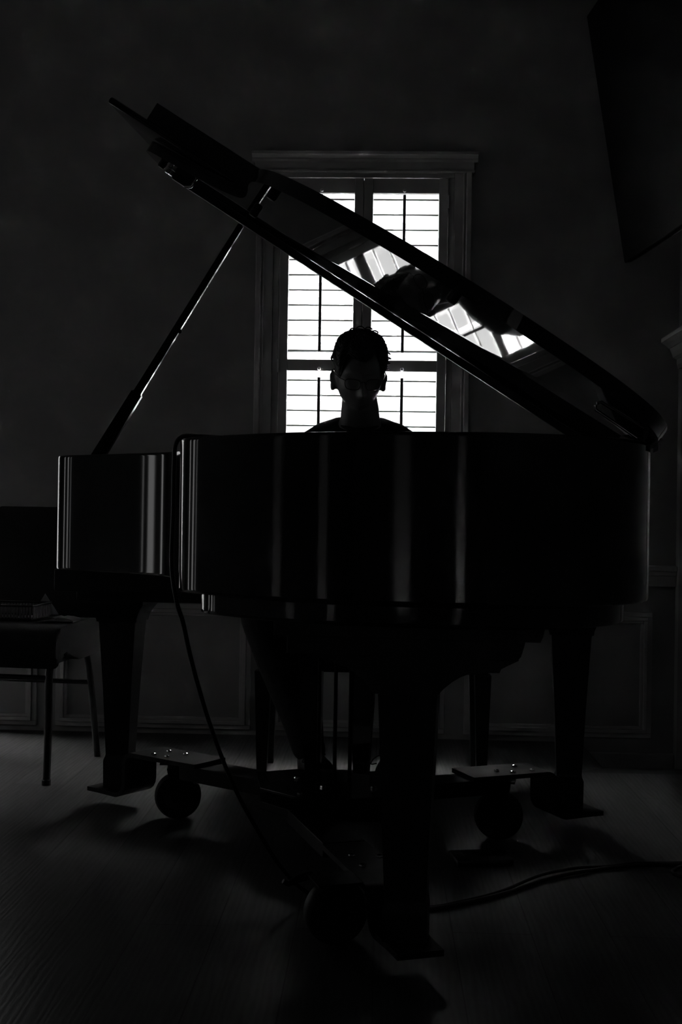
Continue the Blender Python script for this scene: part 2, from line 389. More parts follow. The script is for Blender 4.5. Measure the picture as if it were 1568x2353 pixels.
for z0, z1 in ((WZ0, WZ0+0.05), (WZ1-0.05, WZ1), (1.442, 1.478)): add_box(bm, WX0+0.045, WX1-0.045, Y0+0.001, Y1, z0, z1)
link('window_sash', bm, 'sash', win)
link('window_pane', bx(WX0+0.02, WX1-0.02, 0.108, 0.112, WZ0+0.02, WZ1-0.02), 'glass', win)
portal('skylight_portal', ((WX0+WX1)/2, WALL_Y+0.135, (WZ0+WZ1)/2), (0, -1, 0), WX1-WX0, WZ1-WZ0)
bm = bmesh.new()                                           # hanging strip the shutters are hinged to
for x0, x1 in ((WX0, -0.412), (0.249, WX1)): add_box(bm, x0, x1, -0.006, 0.05, WZ0, 2.2, 0.002)
for x0, x1 in ((-0.4125, -0.400), (0.237, 0.2495)): add_box(bm, x0, x1, 0.022, 0.05, WZ0, 2.2)
add_box(bm, WX0, WX1, -0.006, 0.05, 2.2, 2.217, 0.002)
link('shutter_hanging_strip', bm, 'shutter', win)

def shutter(side):
    x0, x1 = ((-0.41, -0.0835), (-0.0815, 0.247))[side]
    s = empty('plantation_shutter', (x0, WALL_Y, 0.785))
    tag(s, ('left white louvered shutter panel in the window, by the left casing', 'right white louvered shutter panel in the window, under the sloping lid')[side], 'shutter', 'shutter panels in the window')
    W = x1-x0; sw = 0.035; ya, yb = -0.012, 0.018; z = lambda v: v-0.785
    for a, b in ((0, sw), (W-sw, W)):
        link('stile', bx(a, b, ya, yb, 0, z(2.196), 0.002), 'shutter', s)
    if side == 0: link('astragal', bx(W-0.012, W+0.013, yb+0.001, yb+0.008, 0, z(2.196), 0.001), 'shutter', s)
    for za, zb in ((0.785, 0.805), (1.075, 1.105), (1.437, 1.482), (2.138, 2.196)):
        link('rail', bx(sw, W-sw, ya+0.003, yb-0.003, z(za), z(zb), 0.002), 'shutter', s)
    lows = [1.40-0.0595*i for i in range(5)]; foot = [1.04-0.0595*i for i in range(4)]; ups = [2.112-0.0595*i for i in range(11)]  # foot: hidden lowest louvers, added with a steep tilt to pass daylight to the floor
    proto = {}
    for zs, tilt in ((ups, 14.0), (lows, 2.5), (foot, -45.0)):
        for zz in zs:
            if tilt not in proto:
                bm = bmesh.new(); L2 = (W-2*sw)/2-0.0015; ell = []
                for k in range(16):
                    a = 2*math.pi*k/16; ca_, sa_ = math.cos(a), math.sin(a); ell.append((0.032*math.copysign(abs(ca_)**0.45, ca_), (0.0052 if ca_ < -0.5 else 0.004)*math.copysign(abs(sa_)**0.6, sa_)))
                rot = math.radians(-tilt)
                ell = [(c*math.cos(rot)-d*math.sin(rot), c*math.sin(rot)+d*math.cos(rot)) for c, d in ell]
                add_prism(bm, ell, YZ, -L2, L2)
                o = link('louver', bm, 'louver', s, smooth=40); proto[tilt] = o
            else:
                o = proto[tilt].copy(); C.objects.link(o); o.parent = s
            o.location = (W/2, 0.02, z(zz) - (0.031*math.sin(math.radians(tilt)) if tilt > 0 else 0.0))
    rx = (-0.248, 0.0765)[side] - x0
    for za, zb in ((1.51, 2.127), (1.115, 1.41)):
        link('tilt_rod', bx(rx-0.0055, rx+0.0055, -0.03, -0.019, z(za), z(zb), 0.002), 'tilt', s)
    for zz in (2.146, 1.446):
        link('knob', lathe([(0.003, 0), (0.004, 0.004), (0.007, 0.008), (0.006, 0.013), (0.002, 0.015)], 14, Matrix.Translation((rx, ya+0.003, z(zz))) @ Matrix.Rotation(math.radians(90), 4, 'X')), 'knob', s, smooth=50)
    hx = (-0.0015, W+0.0015)[side]
    for zz in (1.455, 2.105, 0.95):
        link('hinge', bx(hx-0.0025, hx+0.0025, ya-0.005, ya+0.002, z(zz)-0.026, z(zz)+0.026, 0.001), 'knob', s)
    return s
shutter(0); shutter(1)

# ------------------------------------------------------------------ things on the right wall
def mapped_box(o, ex, ey, ez, x0, x1, y0, y1, z0, z1, bev=0.0):
    bm = bx(x0, x1, y0, y1, z0, z1, bev)
    for v in bm.verts: v.co = o + ex*v.co.x + ey*v.co.y + ez*v.co.z
    return bm
P1 = Vector((0.904, 4.5, 1.836)); P2 = Vector((0.743, 4.5, 2.757)); e = Vector((0.106, -0.994, -0.005)).normalized()
ez = (P2-P1).normalized(); ez = (ez - e*ez.dot(e)).normalized(); en = e.cross(ez)
if en.x < 0: en = -en
scn = empty('wall_screen', P1)
tag(scn, 'large black flat screen tilted forward high up at the right wall', 'screen')
H = (P2-P1).length
Z0 = Vector((0, 0, 0))
link('screen_panel', mapped_box(Z0, e, en, ez, 0.0, 1.42, 0.0, 0.03, 0.0, H, 0.004), 'screen', scn)
link('screen_back', mapped_box(Z0, e, en, ez, 0.012, 1.408, 0.0305, 0.048, 0.004, H-0.02, 0.006), 'bezel', scn)
mk = bmesh.new()
mid = e*0.71 + ez*0.42 + en*0.045; tgt = Vector((RIGHT_X-0.004-P1.x, mid.y, mid.z))
add_tube(mk, [mid, tgt], 0.025, 12)
link('wall_bracket', mk, 'steel', scn)

man = empty('mantelpiece', (RIGHT_X, 4.05, 0)); tag(man, 'pale moulded mantelpiece jutting from the right wall at the frame edge', 'mantelpiece')
def crown(prof, y0, y1): return prism([(-d, z) for d, z in prof], lambda a, b, n: (a, n, b), y0, y1, 0.0)
link('mantel_shelf', crown([(0.002, 1.515), (0.08, 1.515), (0.094, 1.527), (0.109, 1.538), (0.109, 1.552), (0.098, 1.562), (0.002, 1.562)], -0.75, 0.45), 'mantel', man)
link('crown_moulding', crown([(0.002, 1.44), (0.045, 1.44), (0.05, 1.455), (0.05, 1.475), (0.065, 1.482), (0.07, 1.498), (0.078, 1.515), (0.002, 1.515)], -0.73, 0.45), 'mantel', man)
link('overmantel', crown([(0.002, 1.562), (0.05, 1.562), (0.047, 1.58), (0.042, 1.605), (0.036, 1.63), (0.03, 1.9), (0.002, 1.9)], -0.7, 0.43), 'mantel', man)
link('pilaster', bx(-0.036, -0.002, 0.28, 0.43, LOW, 1.438, 0.003), 'mantel', man)
link('pilaster', bx(-0.036, -0.002, -0.7, -0.55, 0.0, 1.438, 0.003), 'mantel', man)

# ------------------------------------------------------------------ the grand piano (root frame: u right, v away from the camera)
PO = Vector((-0.1594, 2.833, 0)); PA = -math.radians(6.109)
pno = empty('grand_piano', PO, PA)
tag(pno, 'black grand piano with raised lid, seen from its tail, with a man behind it', 'piano')
ZT, ZB = 1.018, 0.715
curve = [(-0.742, 0.40), (-0.745, 0.30), (-0.737, 0.25), (-0.70, 0.205), (-0.60, 0.150), (-0.50, 0.093), (-0.42, 0.042), (-0.355, -0.015), (-0.30, -0.10), (-0.252, -0.23), (-0.222, -0.36),
         (-0.200, -0.45), (-0.188, -0.50), (-0.155, -0.553), (-0.09, -0.607), (0.0, -0.668), (0.13, -0.722), (0.30, -0.743), (0.44, -0.732), (0.55, -0.692), (0.64, -0.625),
         (0.70, -0.545), (0.73, -0.45), (0.738, -0.3), (0.74, 0.0)]
sp = [tuple(p)[:2] for p in spline([(a, b, 0) for a, b in curve], 10)]
outer = [(-0.743, 0.86)] + sp + [(0.742, 0.4), (0.743, 0.86)]
def offset(pts, d):
    out = []
    for i, p in enumerate(pts):
        a = Vector(pts[max(i-1, 0)]); b = Vector(pts[min(i+1, len(pts)-1)]); t = (b-a).normalized()
        out.append((p[0]-t.y*d, p[1]+t.x*d))
    return out
def wall_strip(pts, th, z0, z1, bev=0.004):
    """standing band along an open line, thickness th to the inside"""
    inn = offset(pts, th); bm = bmesh.new(); n = len(pts)
    prof = [(0, z0+bev), (0, z0+bev*2), (0, z1-bev*2), (0, z1-bev), (bev*0.3, z1-bev*0.3), (bev, z1), (1, z1), (1, z0), (bev, z0), (bev*0.3, z0+bev*0.3)]
    rows = []
    for (ox, oy), (ix, iy) in zip(pts, inn):
        d = Vector((ix-ox, iy-oy)); row = []
        for f, z in prof:
            k = f if f == 1 else f/th
            row.append(bm.verts.new((ox+d.x*k, oy+d.y*k, z)))
        rows.append(row)
    m = len(prof)
    for A, B in zip(rows[:-1], rows[1:]):
        for k in range(m): bm.faces.new((A[k], A[(k+1) % m], B[(k+1) % m], B[k]))
    bm.faces.new(rows[0]); bm.faces.new(rows[-1][::-1])
    return bm
link('rim', wall_strip(outer, 0.045, ZB, ZT), 'lacquer', pno, smooth=35)
belt = [p for p in offset(sp, 0.046)]
belt = [p for p in belt if p[1] < 0.26]
ib = [i for i, p in enumerate(belt) if p[0] > -0.19 and p[1] < -0.35][0]
link('inner_rim_belt', wall_strip(belt[ib:], 0.06, 0.672, 0.7145), 'lacquer', pno, smooth=35)
inner = offset(outer, 0.046)
inner_in = [p for p in inner if p[1] < 0.5]
link('soundboard', prism(inner_in, XY, 0.80, 0.81), 'satin', pno)
link('iron_plate', prism([(a*0.97+0.004, b*0.97) for a, b in inner_in], XY, 0.90, 0.915), 'iron', pno)
# key end of the piano
link('keybed', bx(-0.748, 0.748, 0.26, 0.87, 0.655, 0.7145, 0.003), 'satin', pno)
link('keybed_beam', bx(-0.71, 0.71, 0.33, 0.80, 0.626, 0.6545, 0.002), 'satin', pno)
link('pin_block', bx(-0.69, 0.69, 0.36, 0.52, 0.916, 0.975, 0.004), 'satin', pno)
link('fallboard', bx(-0.69, 0.69, 0.62, 0.645, 0.745, 0.96, 0.006), 'lacquer', pno)
for s in (-1, 1):
    link('cheek_block', bx(min(s*0.695, s*0.625), max(s*0.695, s*0.625), 0.65, 0.85, 0.716, 0.80, 0.008), 'lacquer', pno)
link('key_slip', bx(-0.695, 0.695, 0.84, 0.862, 0.716, 0.742, 0.004), 'lacquer', pno)
bm = bmesh.new(); kw = 1.23/52
for i in range(52): add_box(bm, -0.615+i*kw+0.0005, -0.615+(i+1)*kw-0.0005, 0.69, 0.835, 0.722, 0.745, 0.001, seg=1)
link('white_keys', bm, 'ivory', pno)
bm = bmesh.new()
for i in range(51):
    if i % 7 in (0, 2, 3, 5, 6): add_box(bm, -0.615+(i+1)*kw-0.006, -0.615+(i+1)*kw+0.006, 0.69, 0.785, 0.746, 0.757, 0.002, seg=1)
link('black_keys', bm, 'satin', pno)
# lid: s runs up the slope from the hinge, v along the hinge, n off the underside
TH = math.radians(33.0); HU, HZ = 0.725, 1.025
def LID(s, v, n): return Vector((HU - s*math.cos(TH) + n*math.sin(TH), v, HZ + s*math.sin(TH) + n*math.cos(TH)))
lc = [(1.457, 0.40), (1.457, 0.26), (1.452, 0.205), (1.42, 0.155), (1.336, 0.112), (1.235, 0.058), (1.132, -0.02), (1.072, -0.09), (1.035, -0.165), (0.99, -0.30), (0.955, -0.42),
      (0.92, -0.505), (0.869, -0.575), (0.769, -0.65), (0.637, -0.703), (0.551, -0.728), (0.437, -0.748), (0.355, -0.752), (0.265, -0.745), (0.172, -0.73), (0.094, -0.70), (0.029, -0.645), (-0.004, -0.57), (-0.018, -0.48), (-0.022, -0.40)]
lo = [tuple(p)[:2] for p in spline([(a, b, 0) for a, b in lc], 6)]
lidout = [(1.457, 0.455)] + lo + [(-0.022, 0.455)]
lid = link('lid', prism(lidout, LID, 0.0, 0.029, 0.005), 'lid', pno, smooth=40)
link('lid_front_rail', prism([(1.372, 0.25), (1.372, 0.271), (0.02, 0.271), (0.02, 0.25)], LID, -0.019, -0.0002, 0.0015), 'satin', lid)
fl = link('lid_flap', prism([(1.53, 0.035), (1.53, 0.445), (-0.005, 0.445), (-0.005, 0.035)], LID, 0.034, 0.052, 0.006), 'lacquer', lid, smooth=40)
link('flap_lip', prism([(1.425, 0.045), (1.425, 0.066), (0.06, 0.066), (0.06, 0.045)], LID, 0.0522, 0.1, 0.001), 'satin', fl)
bp = [(1.388, 0.19), (1.03, -0.06), (0.86, -0.545), (0.432, -0.712)]
for s_, v_ in bp:
    bm = bmesh.new(); add_lathe(bm, [(0.0105, 0), (0.011, -0.01), (0.009, -0.016), (0.004, -0.017)], 14)
    for q in bm.verts: q.co = LID(s_ + q.co.x, v_ + q.co.y, q.co.z)
    link('rubber_bumper', bm, 'rubber', lid, smooth=50)
bm = bmesh.new(); add_tube(bm, [LID(1.30, 0.215, -0.001), LID(1.30, 0.215, -0.012), LID(1.315, 0.215, -0.022)], 0.004, 8)
link('lid_catch', bm, 'chrome', lid, smooth=50)
for q in (1.372, 1.385):
    bm = bmesh.new(); add_box(bm, 0, 0.014, 0, 0.03, -0.014, 0.0, 0.002)
    for v in bm.verts: v.co = LID(q + v.co.x*0.8, 0.245 + v.co.y, v.co.z - 0.001)
    link('flap_hinge', bm, 'chrome', lid)
for v_ in (-0.42, 0.32):
    bm = bmesh.new()
    add_tube(bm, [(0.7475, v_-0.045, 1.0215), (0.7475, v_+0.045, 1.0215)], 0.0062, 10)
    add_box(bm, 0.7435, 0.7475, v_-0.04, v_+0.04, 1.004, 1.021, 0.0008)
    link('lid_hinge', bm, 'brass', pno)
bm = bmesh.new(); add_tube(bm, [LID(0.12, -0.48, -0.002), LID(0.115, -0.48, -0.009), LID(0.02, -0.475, -0.011)], 0.0035, 8)
link('hinge_pin', bm, 'chrome', lid, smooth=50)
# prop stick
pa = Vector((-0.692, 0.40, 1.005)); pb = Vector((-0.2785, 0.40, 1.668)); pd = (pb-pa).normalized(); pn = Vector((pd.z, 0, -pd.x))
def stick(t0, t1, w0, w1, d0, d1, nm, parent, m='lacquer', off=0.0):
    bm = bmesh.new(); L_ = (pb-pa).length; vs_ = []
    for t, w, d in ((t0, w0, d0), (t1, w1, d1)):
        c = pa + pd*(t*L_) + Vector((0, off, 0))
        vs_ += [bm.verts.new(c + pn*(sx*w) + Vector((0, sy*d, 0))) for sx, sy in ((-1, -1), (1, -1), (1, 1), (-1, 1))]
    for q in ((0, 1, 2, 3), (7, 6, 5, 4), (0, 4, 5, 1), (1, 5, 6, 2), (2, 6, 7, 3), (3, 7, 4, 0)): bm.faces.new([vs_[k] for k in q])
    bmesh.ops.bevel(bm, geom=bm.edges[:], offset=0.003, segments=2, affect='EDGES')
    return link(nm, bm, m, parent, smooth=40)
ps = stick(0.0, 0.30, 0.0185, 0.0165, 0.010, 0.010, 'prop_stick', pno)
stick(0.255, 0.9995, 0.0118, 0.0085, 0.008, 0.008, 'prop_stick_upper', ps)
stick(0.0, 0.24, 0.005, 0.004, 0.006, 0.006, 'prop_half_stick', ps, 'lacquer', -0.0165)
bm = bmesh.new(); add_ball(bm, pa + pd*(0.565*(pb-pa).length) + pn*0.011, 0.006)
link('prop_notch_pin', bm, 'steel', ps)
# legs
def tapered(bm, c, secs):
    """secs: (z, half_u, half_v)"""
    rings = [[bm.verts.new((c[0]+sx*hu, c[1]+sy*hv, z)) for sx, sy in ((-1, -1), (1, -1), (1, 1), (-1, 1))] for z, hu, hv in secs]
    for A, B in zip(rings[:-1], rings[1:]):
        for k in range(4): bm.faces.new((A[k], A[(k+1) % 4], B[(k+1) % 4], B[k]))
    bm.faces.new(rings[0][::-1]); bm.faces.new(rings[-1])
flare = [(0.548, 0.0555, 0.0555), (0.549, 0.060, 0.060), (0.56, 0.0615, 0.0615), (0.575, 0.067, 0.066), (0.59, 0.077, 0.074), (0.602, 0.086, 0.082), (0.6255, 0.087, 0.083)]
for c in ((-0.668, 0.605), (0.640, 0.605)):
    bm = bmesh.new()
    tapered(bm, c, [(0.058, 0.039, 0.039), (0.136, 0.040, 0.040), (0.142, 0.0395, 0.0395), (0.152, 0.0355, 0.0355), (0.158, 0.0345, 0.0345), (0.35, 0.043, 0.043), (0.545, 0.0545, 0.0545)] + flare)
    link('leg', bm, 'satin', pno)
bm = bmesh.new()
tapered(bm, (0.277, -0.50), [(0.058, 0.042, 0.042), (0.114, 0.0425, 0.0425), (0.12, 0.042, 0.042), (0.131, 0.0405, 0.0405), (0.137, 0.040, 0.040), (0.33, 0.0475, 0.048), (0.532, 0.056, 0.056)])
link('leg', bm, 'satin', pno)
LX = lambda x: 0.216+(x-866)*0.000833
LZ = lambda y: 0.532-(y-1595)*0.00083
sh = [(681, 1503), (699, 1507.7), (739, 1517.6), (775.5, 1528.6), (802, 1538.5), (815, 1544), (838.5, 1562), (853, 1583), (863, 1594), (1003, 1598), (1021, 1576), (1040, 1560), (1060, 1549), (1078, 1542), (1095, 1538), (1146, 1538), (1148, 1528)]
shp = [(LX(x), LZ(y)) for x, y in sh] + [(LX(1188), 0.6035), (LX(681), 0.6095)]
link('leg_bracket', prism(shp, XZ, -0.556, -0.44, 0.001), 'satin', pno)
link('leg_beam', prism([(0.045, 0.605), (LX(1186), 0.605), (LX(1193), 0.612), (LX(1200), 0.632), (LX(1202), 0.6395), (0.045, 0.6395)], XZ, -0.562, -0.40, 0.001), 'satin', pno)
link('leg_beam', prism([(0.02, 0.64), (LX(1235), 0.64), (LX(1241), 0.651), (LX(1246), 0.6715), (0.02, 0.6715)], XZ, -0.57, -0.36, 0.001), 'satin', pno)
# pedal lyre
for z0x0, z0x1, z1x0, z1x1 in ((-0.112, -0.072, -0.152, -0.068), (0.029, 0.071, 0.005, 0.098)):
    bm = bmesh.new()
    lo_ = [bm.verts.new((x, y, 0.115)) for x, y in ((z0x0, 0.60), (z0x1, 0.60), (z0x1, 0.66), (z0x0, 0.66))]
    hi_ = [bm.verts.new((x, y, 0.60)) for x, y in ((z1x0, 0.60), (z1x1, 0.60), (z1x1, 0.66), (z1x0, 0.66))]
    bm.faces.new(lo_[::-1]); bm.faces.new(hi_)
    for k in range(4): bm.faces.new((lo_[k], lo_[(k+1) % 4], hi_[(k+1) % 4], hi_[k]))
    bmesh.ops.bevel(bm, geom=bm.edges[:], offset=0.004, segments=2, affect='EDGES')
    link('lyre_post', bm, 'lacquer', pno, smooth=40)
link('lyre_top', bx(-0.165, 0.11, 0.57, 0.69, 0.60, 0.6255, 0.003), 'satin', pno)
link('lyre_box', bx(-0.15, 0.10, 0.575, 0.705, 0.062, 0.115, 0.004), 'satin', pno)
for u_ in (-0.072, -0.024, 0.02):
    link('pedal_rod', tube([(u_, 0.592, 0.10), (u_, 0.592, 0.6255)], 0.0055, 10), 'steel', pno, smooth=50)
for u_ in (-0.085, -0.024, 0.037):
    bm = bmesh.new(); add_tube(bm, [(u_, 0.70, 0.085), (u_, 0.75, 0.086), (u_, 0.80, 0.075), (u_, 0.83, 0.066)], [0.008, 0.009, 0.014, 0.010], 10)
    link('pedal', bm, 'brass', pno, smooth=50)

# ------------------------------------------------------------------ the wheeled truck under the piano
trk = empty('piano_truck', PO, PA)
tag(trk, 'black steel three-armed rolling truck carrying the grand piano legs', 'dolly')
hubp = [(-0.205, 0.345), (-0.155, 0.17), (-0.05, 0.095), (0.10, 0.10), (0.22, 0.17), (0.275, 0.29), (0.25, 0.40), (0.15, 0.365), (0.05, 0.393), (-0.04, 0.393), (-0.10, 0.41)]
link('hub_plate', prism(hubp, XY, 0.1665, 0.1745, 0.0015), 'glosssteel', trk)
hb = [(-0.185, 0.30), (-0.16, 0.20), (-0.06, 0.115), (0.19, 0.13), (0.23, 0.20), (0.22, 0.32), (0.05, 0.37), (-0.09, 0.37)]
link('hub_block', prism(hb, XY, 0.112, 0.1332, 0.002), 'steel', trk)
def armframe(c0, c1):
    d = (Vector(c1)-Vector(c0)); L_ = d.length; d.normalize(); n = Vector((-d.y, d.x))
    return lambda a, b, z: (c0[0]+d.x*a+n.x*b, c0[1]+d.y*a+n.y*b, z), L_
def strip(prof, th, hw, fn, taper=None):
    """bent flat bar: prof in (a, z), width 2*hw across"""
    P = [Vector((a, z)) for a, z in prof]; bm = bmesh.new(); rows = []
    for i, p in enumerate(P):
        t = (P[min(i+1, len(P)-1)] - P[max(i-1, 0)]).normalized(); nn = Vector((-t.y, t.x))
        q = p - nn*th; w = hw if taper is None else hw*taper(i/(len(P)-1))
        rows.append([bm.verts.new(fn(p.x, -w, p.y)), bm.verts.new(fn(p.x, w, p.y)), bm.verts.new(fn(q.x, w, q.y)), bm.verts.new(fn(q.x, -w, q.y))])
    for A, B in zip(rows[:-1], rows[1:]):
        for k in range(4): bm.faces.new((A[k], A[(k+1) % 4], B[(k+1) % 4], B[k]))
    bm.faces.new(rows[0]); bm.faces.new(rows[-1][::-1])
    return bm
def arc(cx, cz, r, a0, a1, n=7): return [(cx+r*math.cos(math.radians(a0+(a1-a0)*k/n)), cz+r*math.sin(math.radians(a0+(a1-a0)*k/n))) for k in range(n+1)]
def strap(c0, c1, zt, start, hw, foot):
    fn, L_ = armframe(c0, c1); w = L_-foot-0.016
    prof = [(start, zt), ((start+w)/2, zt)] + arc(w-0.035, zt-0.035, 0.035, 90, 0) + [(w, 0.09)] + [(w+0.03+0.03*math.cos(math.radians(a)), 0.085+0.03*math.sin(math.radians(a))) for a in (180, 200, 220, 240, 260, 270)] + [(L_+foot*0.6, 0.055), (L_+foot+0.022, 0.055)]
    return strip(prof, 0.012, hw, fn, lambda t: 1.0 if t < 0.93 else 0.9), fn, L_
arms = [((0.0, 0.25), (-0.668, 0.605), 0.166, 0.125, 0.16, 0.47, 0.40, 0.064, 0.057), ((0.03, 0.25), (0.640, 0.605), 0.166, 0.125, 0.14, 0.43, 0.37, 0.064, 0.057), ((-0.067, 0.23), (0.277, -0.50), 0.132, 0.098, -0.02, 0.40, 0.36, 0.062, 0.058)]
for c0, c1, zt, zb, a0, a1, st, hw, foot in arms:
    fn, L_ = armframe(c0, c1)
    bm = bmesh.new(); add_prism(bm, [(a0, -0.05), (a1, -0.05), (a1, 0.05), (a0, 0.05)], lambda a, b, n: fn(a, b, n), zb, zt, 0.002)
    link('arm', bm, 'steel', trk)
    bm, fn, L_ = strap(c0, c1, zt+0.0125 if zt > 0.15 else zt-0.002, st if zt > 0.15 else st+0.042, hw if zt > 0.15 else 0.052, foot)
    link('strap', bm, 'steel', trk, smooth=50)
def bolt(x, y, z):
    bm = bmesh.new(); add_lathe(bm, [(0.0078, 0), (0.0078, 0.003), (0.0065, 0.0055), (0.003, 0.007)], 6)
    o = link('bolt', bm, 'chrome', trk, loc=(x, y, z))
    return o
b0 = None
for x, y, z in [(-0.08, 0.284, 0.1747), (0.003, 0.2, 0.1747), (0.131, 0.217, 0.1747), (-0.042, 0.112, 0.1747), (-0.53, 0.485, 0.1787), (-0.485, 0.462, 0.1787), (-0.50, 0.535, 0.1787), (-0.442, 0.505, 0.1787),
                (0.536, 0.50, 0.1787), (0.484, 0.46, 0.1787), (0.44, 0.472, 0.1787), (0.489, 0.54, 0.1787), (0.135, -0.24, 0.1303), (0.167, -0.31, 0.1303), (0.195, -0.235, 0.1303)]:
    if b0 is None: b0 = bolt(x, y, z)
    else:
        o = b0.copy(); C.objects.link(o); o.parent = trk; o.location = (x, y, z); o.rotation_euler = (0, 0, random.uniform(0, 1))
R = 0.066
def caster(x, y, yaw, ztop):
    T = Matrix.Translation((x, y, 0)) @ Matrix.Rotation(yaw, 4, 'Z')      # axle along local y
    bm = bmesh.new()
    add_box(bm, -0.05, 0.045, -0.042, 0.042, ztop-0.006, ztop, 0.001, T)
    add_lathe(bm, [(0.03, ztop-0.02), (0.032, ztop-0.006)], 20, T @ Matrix.Translation((0.0, 0, 0)))
    for s in (-1, 1):
        y0, y1 = (0.024, 0.028) if s > 0 else (-0.028, -0.024)
        add_prism(bm, [(-0.03, ztop-0.02), (0.03, ztop-0.02), (0.016, 0.055), (0.0, 0.048), (-0.016, 0.055)], lambda a, b, n: tuple(T @ Vector((a, n, b))), y0, y1)
    add_box(bm, -0.03, 0.03, -0.028, 0.028, ztop-0.024, ztop-0.019, 0.0, T)
    add_tube(bm, [T @ Vector((0, -0.033, R)), T @ Vector((0, 0.033, R))], 0.006, 8)
    f = link('caster', bm, 'steel', trk, smooth=35)
    bm = bmesh.new(); W = T @ Matrix.Translation((0, 0, R)) @ Matrix.Rotation(math.radians(90), 4, 'X')
    add_lathe(bm, [(0.04, -0.017), (R-0.008, -0.02), (R-0.002, -0.015), (R, -0.006), (R, 0.006), (R-0.002, 0.015), (R-0.008, 0.02), (0.04, 0.017)], 40, W)
    link('tyre', bm, 'rubber', f, smooth=40)
    bm = bmesh.new(); add_lathe(bm, [(0.012, -0.021), (0.026, -0.0185), (0.0395, -0.018), (0.0395, 0.018), (0.026, 0.0185), (0.012, 0.021)], 28, W)
    link('wheel_hub', bm, 'hub', f, smooth=40)
caster(-0.46, 0.494, math.radians(12), 0.1655)
caster(0.447, 0.452, math.radians(-4), 0.1655)
caster(0.125, -0.405, math.radians(26), 0.133)
bm = bmesh.new()
add_tube(bm, [(0.07, -0.38, 0.128), (0.045, -0.405, 0.126), (0.03, -0.425, 0.121), (0.02, -0.43, 0.128)], [0.009, 0.008, 0.006, 0.005], 8)
link('brake_lever', bm, 'steel', trk, smooth=50)

# ------------------------------------------------------------------ bench
PX = -0.072
ben = empty('piano_bench', (-0.018, 4.04, 0))
tag(ben, 'dark wooden piano bench under the seated man, below the window', 'bench')
link('bench_seat', bx(-0.40, 0.405, -0.165, 0.165, 0.425, 0.485, 0.012), 'satin', ben, smooth=40)
link('bench_apron', bx(-0.375, 0.38, -0.14, 0.14, 0.355, 0.4245, 0.003), 'satin', ben)
for u_ in (-0.362, 0.365):
    for v_ in (-0.13, 0.125):
        bm = bmesh.new(); tapered(bm, (u_ - math.copysign(0.003, u_), v_), [(0.0, 0.0155, 0.0155), (0.355, 0.0265, 0.0265)])
        link('bench_leg', bm, 'satin', ben)

# ------------------------------------------------------------------ the pianist (world metres, facing the camera)
HC = Vector((-0.075, 3.868, 1.335)); HT, HYAW = math.radians(25), math.radians(9)
HM = Matrix.Translation(HC) @ Matrix.Rotation(HYAW, 4, 'Z') @ Matrix.Rotation(HT, 4, 'X')   # head axes: -y face, z crown
def sstep(a, b, x):
    t = min(max((x-a)/(b-a), 0), 1); return t*t*(3-2*t)
def G(p, c, s): return math.exp(-sum(((a-b)/k)**2 for a, b, k in zip(p, c, s)))
def head_shape(d, grow=0.0):
    """unit direction -> head-space point (face towards -y)"""
    x, y, z = d
    p = Vector((0.077*x, 0.096*y, 0.122*z))
    lowr = sstep(0.0, -0.11, p.z)
    p.x *= 1 - 0.03*lowr - 0.14*sstep(-0.085, -0.125, p.z)
    if p.y > 0: p.y *= 1 - 0.45*sstep(-0.02, -0.11, p.z)
    else: p.y = p.y*(1 - 0.07*sstep(0.0, -0.1, p.z)) + 0.004*sstep(0.02, 0.1, p.z)
    if p.y < 0:
        f = -1.0
        p.y += f*(0.026*G((p.x, p.z), (0, -0.043), (0.011, 0.014)) + 0.016*G((p.x, p.z), (0, -0.022), (0.009, 0.022)))        # nose
        p.y += f*(0.006*G((p.x, p.z), (0.0, 0.026), (0.05, 0.012)))                                                       # brow
        for s in (-1, 1):
            p.y -= f*0.011*G((p.x, p.z), (s*0.032, 0.004), (0.017, 0.013))                                                  # sockets
            p.y += f*0.005*G((p.x, p.z), (s*0.031, 0.0), (0.010, 0.008))                                                     # eyelids
            p.y += f*0.004*G((p.x, p.z), (s*0.045, -0.03), (0.018, 0.018))                                                   # cheeks
            p.y += f*0.008*G((p.x, p.z), (s*0.011, -0.049), (0.006, 0.006))                                                  # nostril wings
        p.y += f*(0.008*G((p.x, p.z), (0, -0.068), (0.02, 0.005)) + 0.009*G((p.x, p.z), (0, -0.080), (0.017, 0.006)) - 0.004*G((p.x, p.z), (0, -0.074), (0.022, 0.002)))
        p.y += f*0.011*G((p.x, p.z), (0, -0.108), (0.02, 0.013))                                                            # chin
    return p
def add_head(bm):
    U_, V_ = 72, 56; rows = []
    for j in range(1, V_):
        th = math.pi*j/V_; row = []
        for i in range(U_):
            ph = 2*math.pi*i/U_
            row.append(bm.verts.new(HM @ head_shape((math.sin(th)*math.cos(ph), math.sin(th)*math.sin(ph), math.cos(th)))))
        rows.append(row)
    for A, B in zip(rows[:-1], rows[1:]):
        for k in range(U_): bm.faces.new((A[k], B[k], B[(k+1) % U_], A[(k+1) % U_]))
    bm.faces.new(rows[0]); bm.faces.new(rows[-1][::-1])
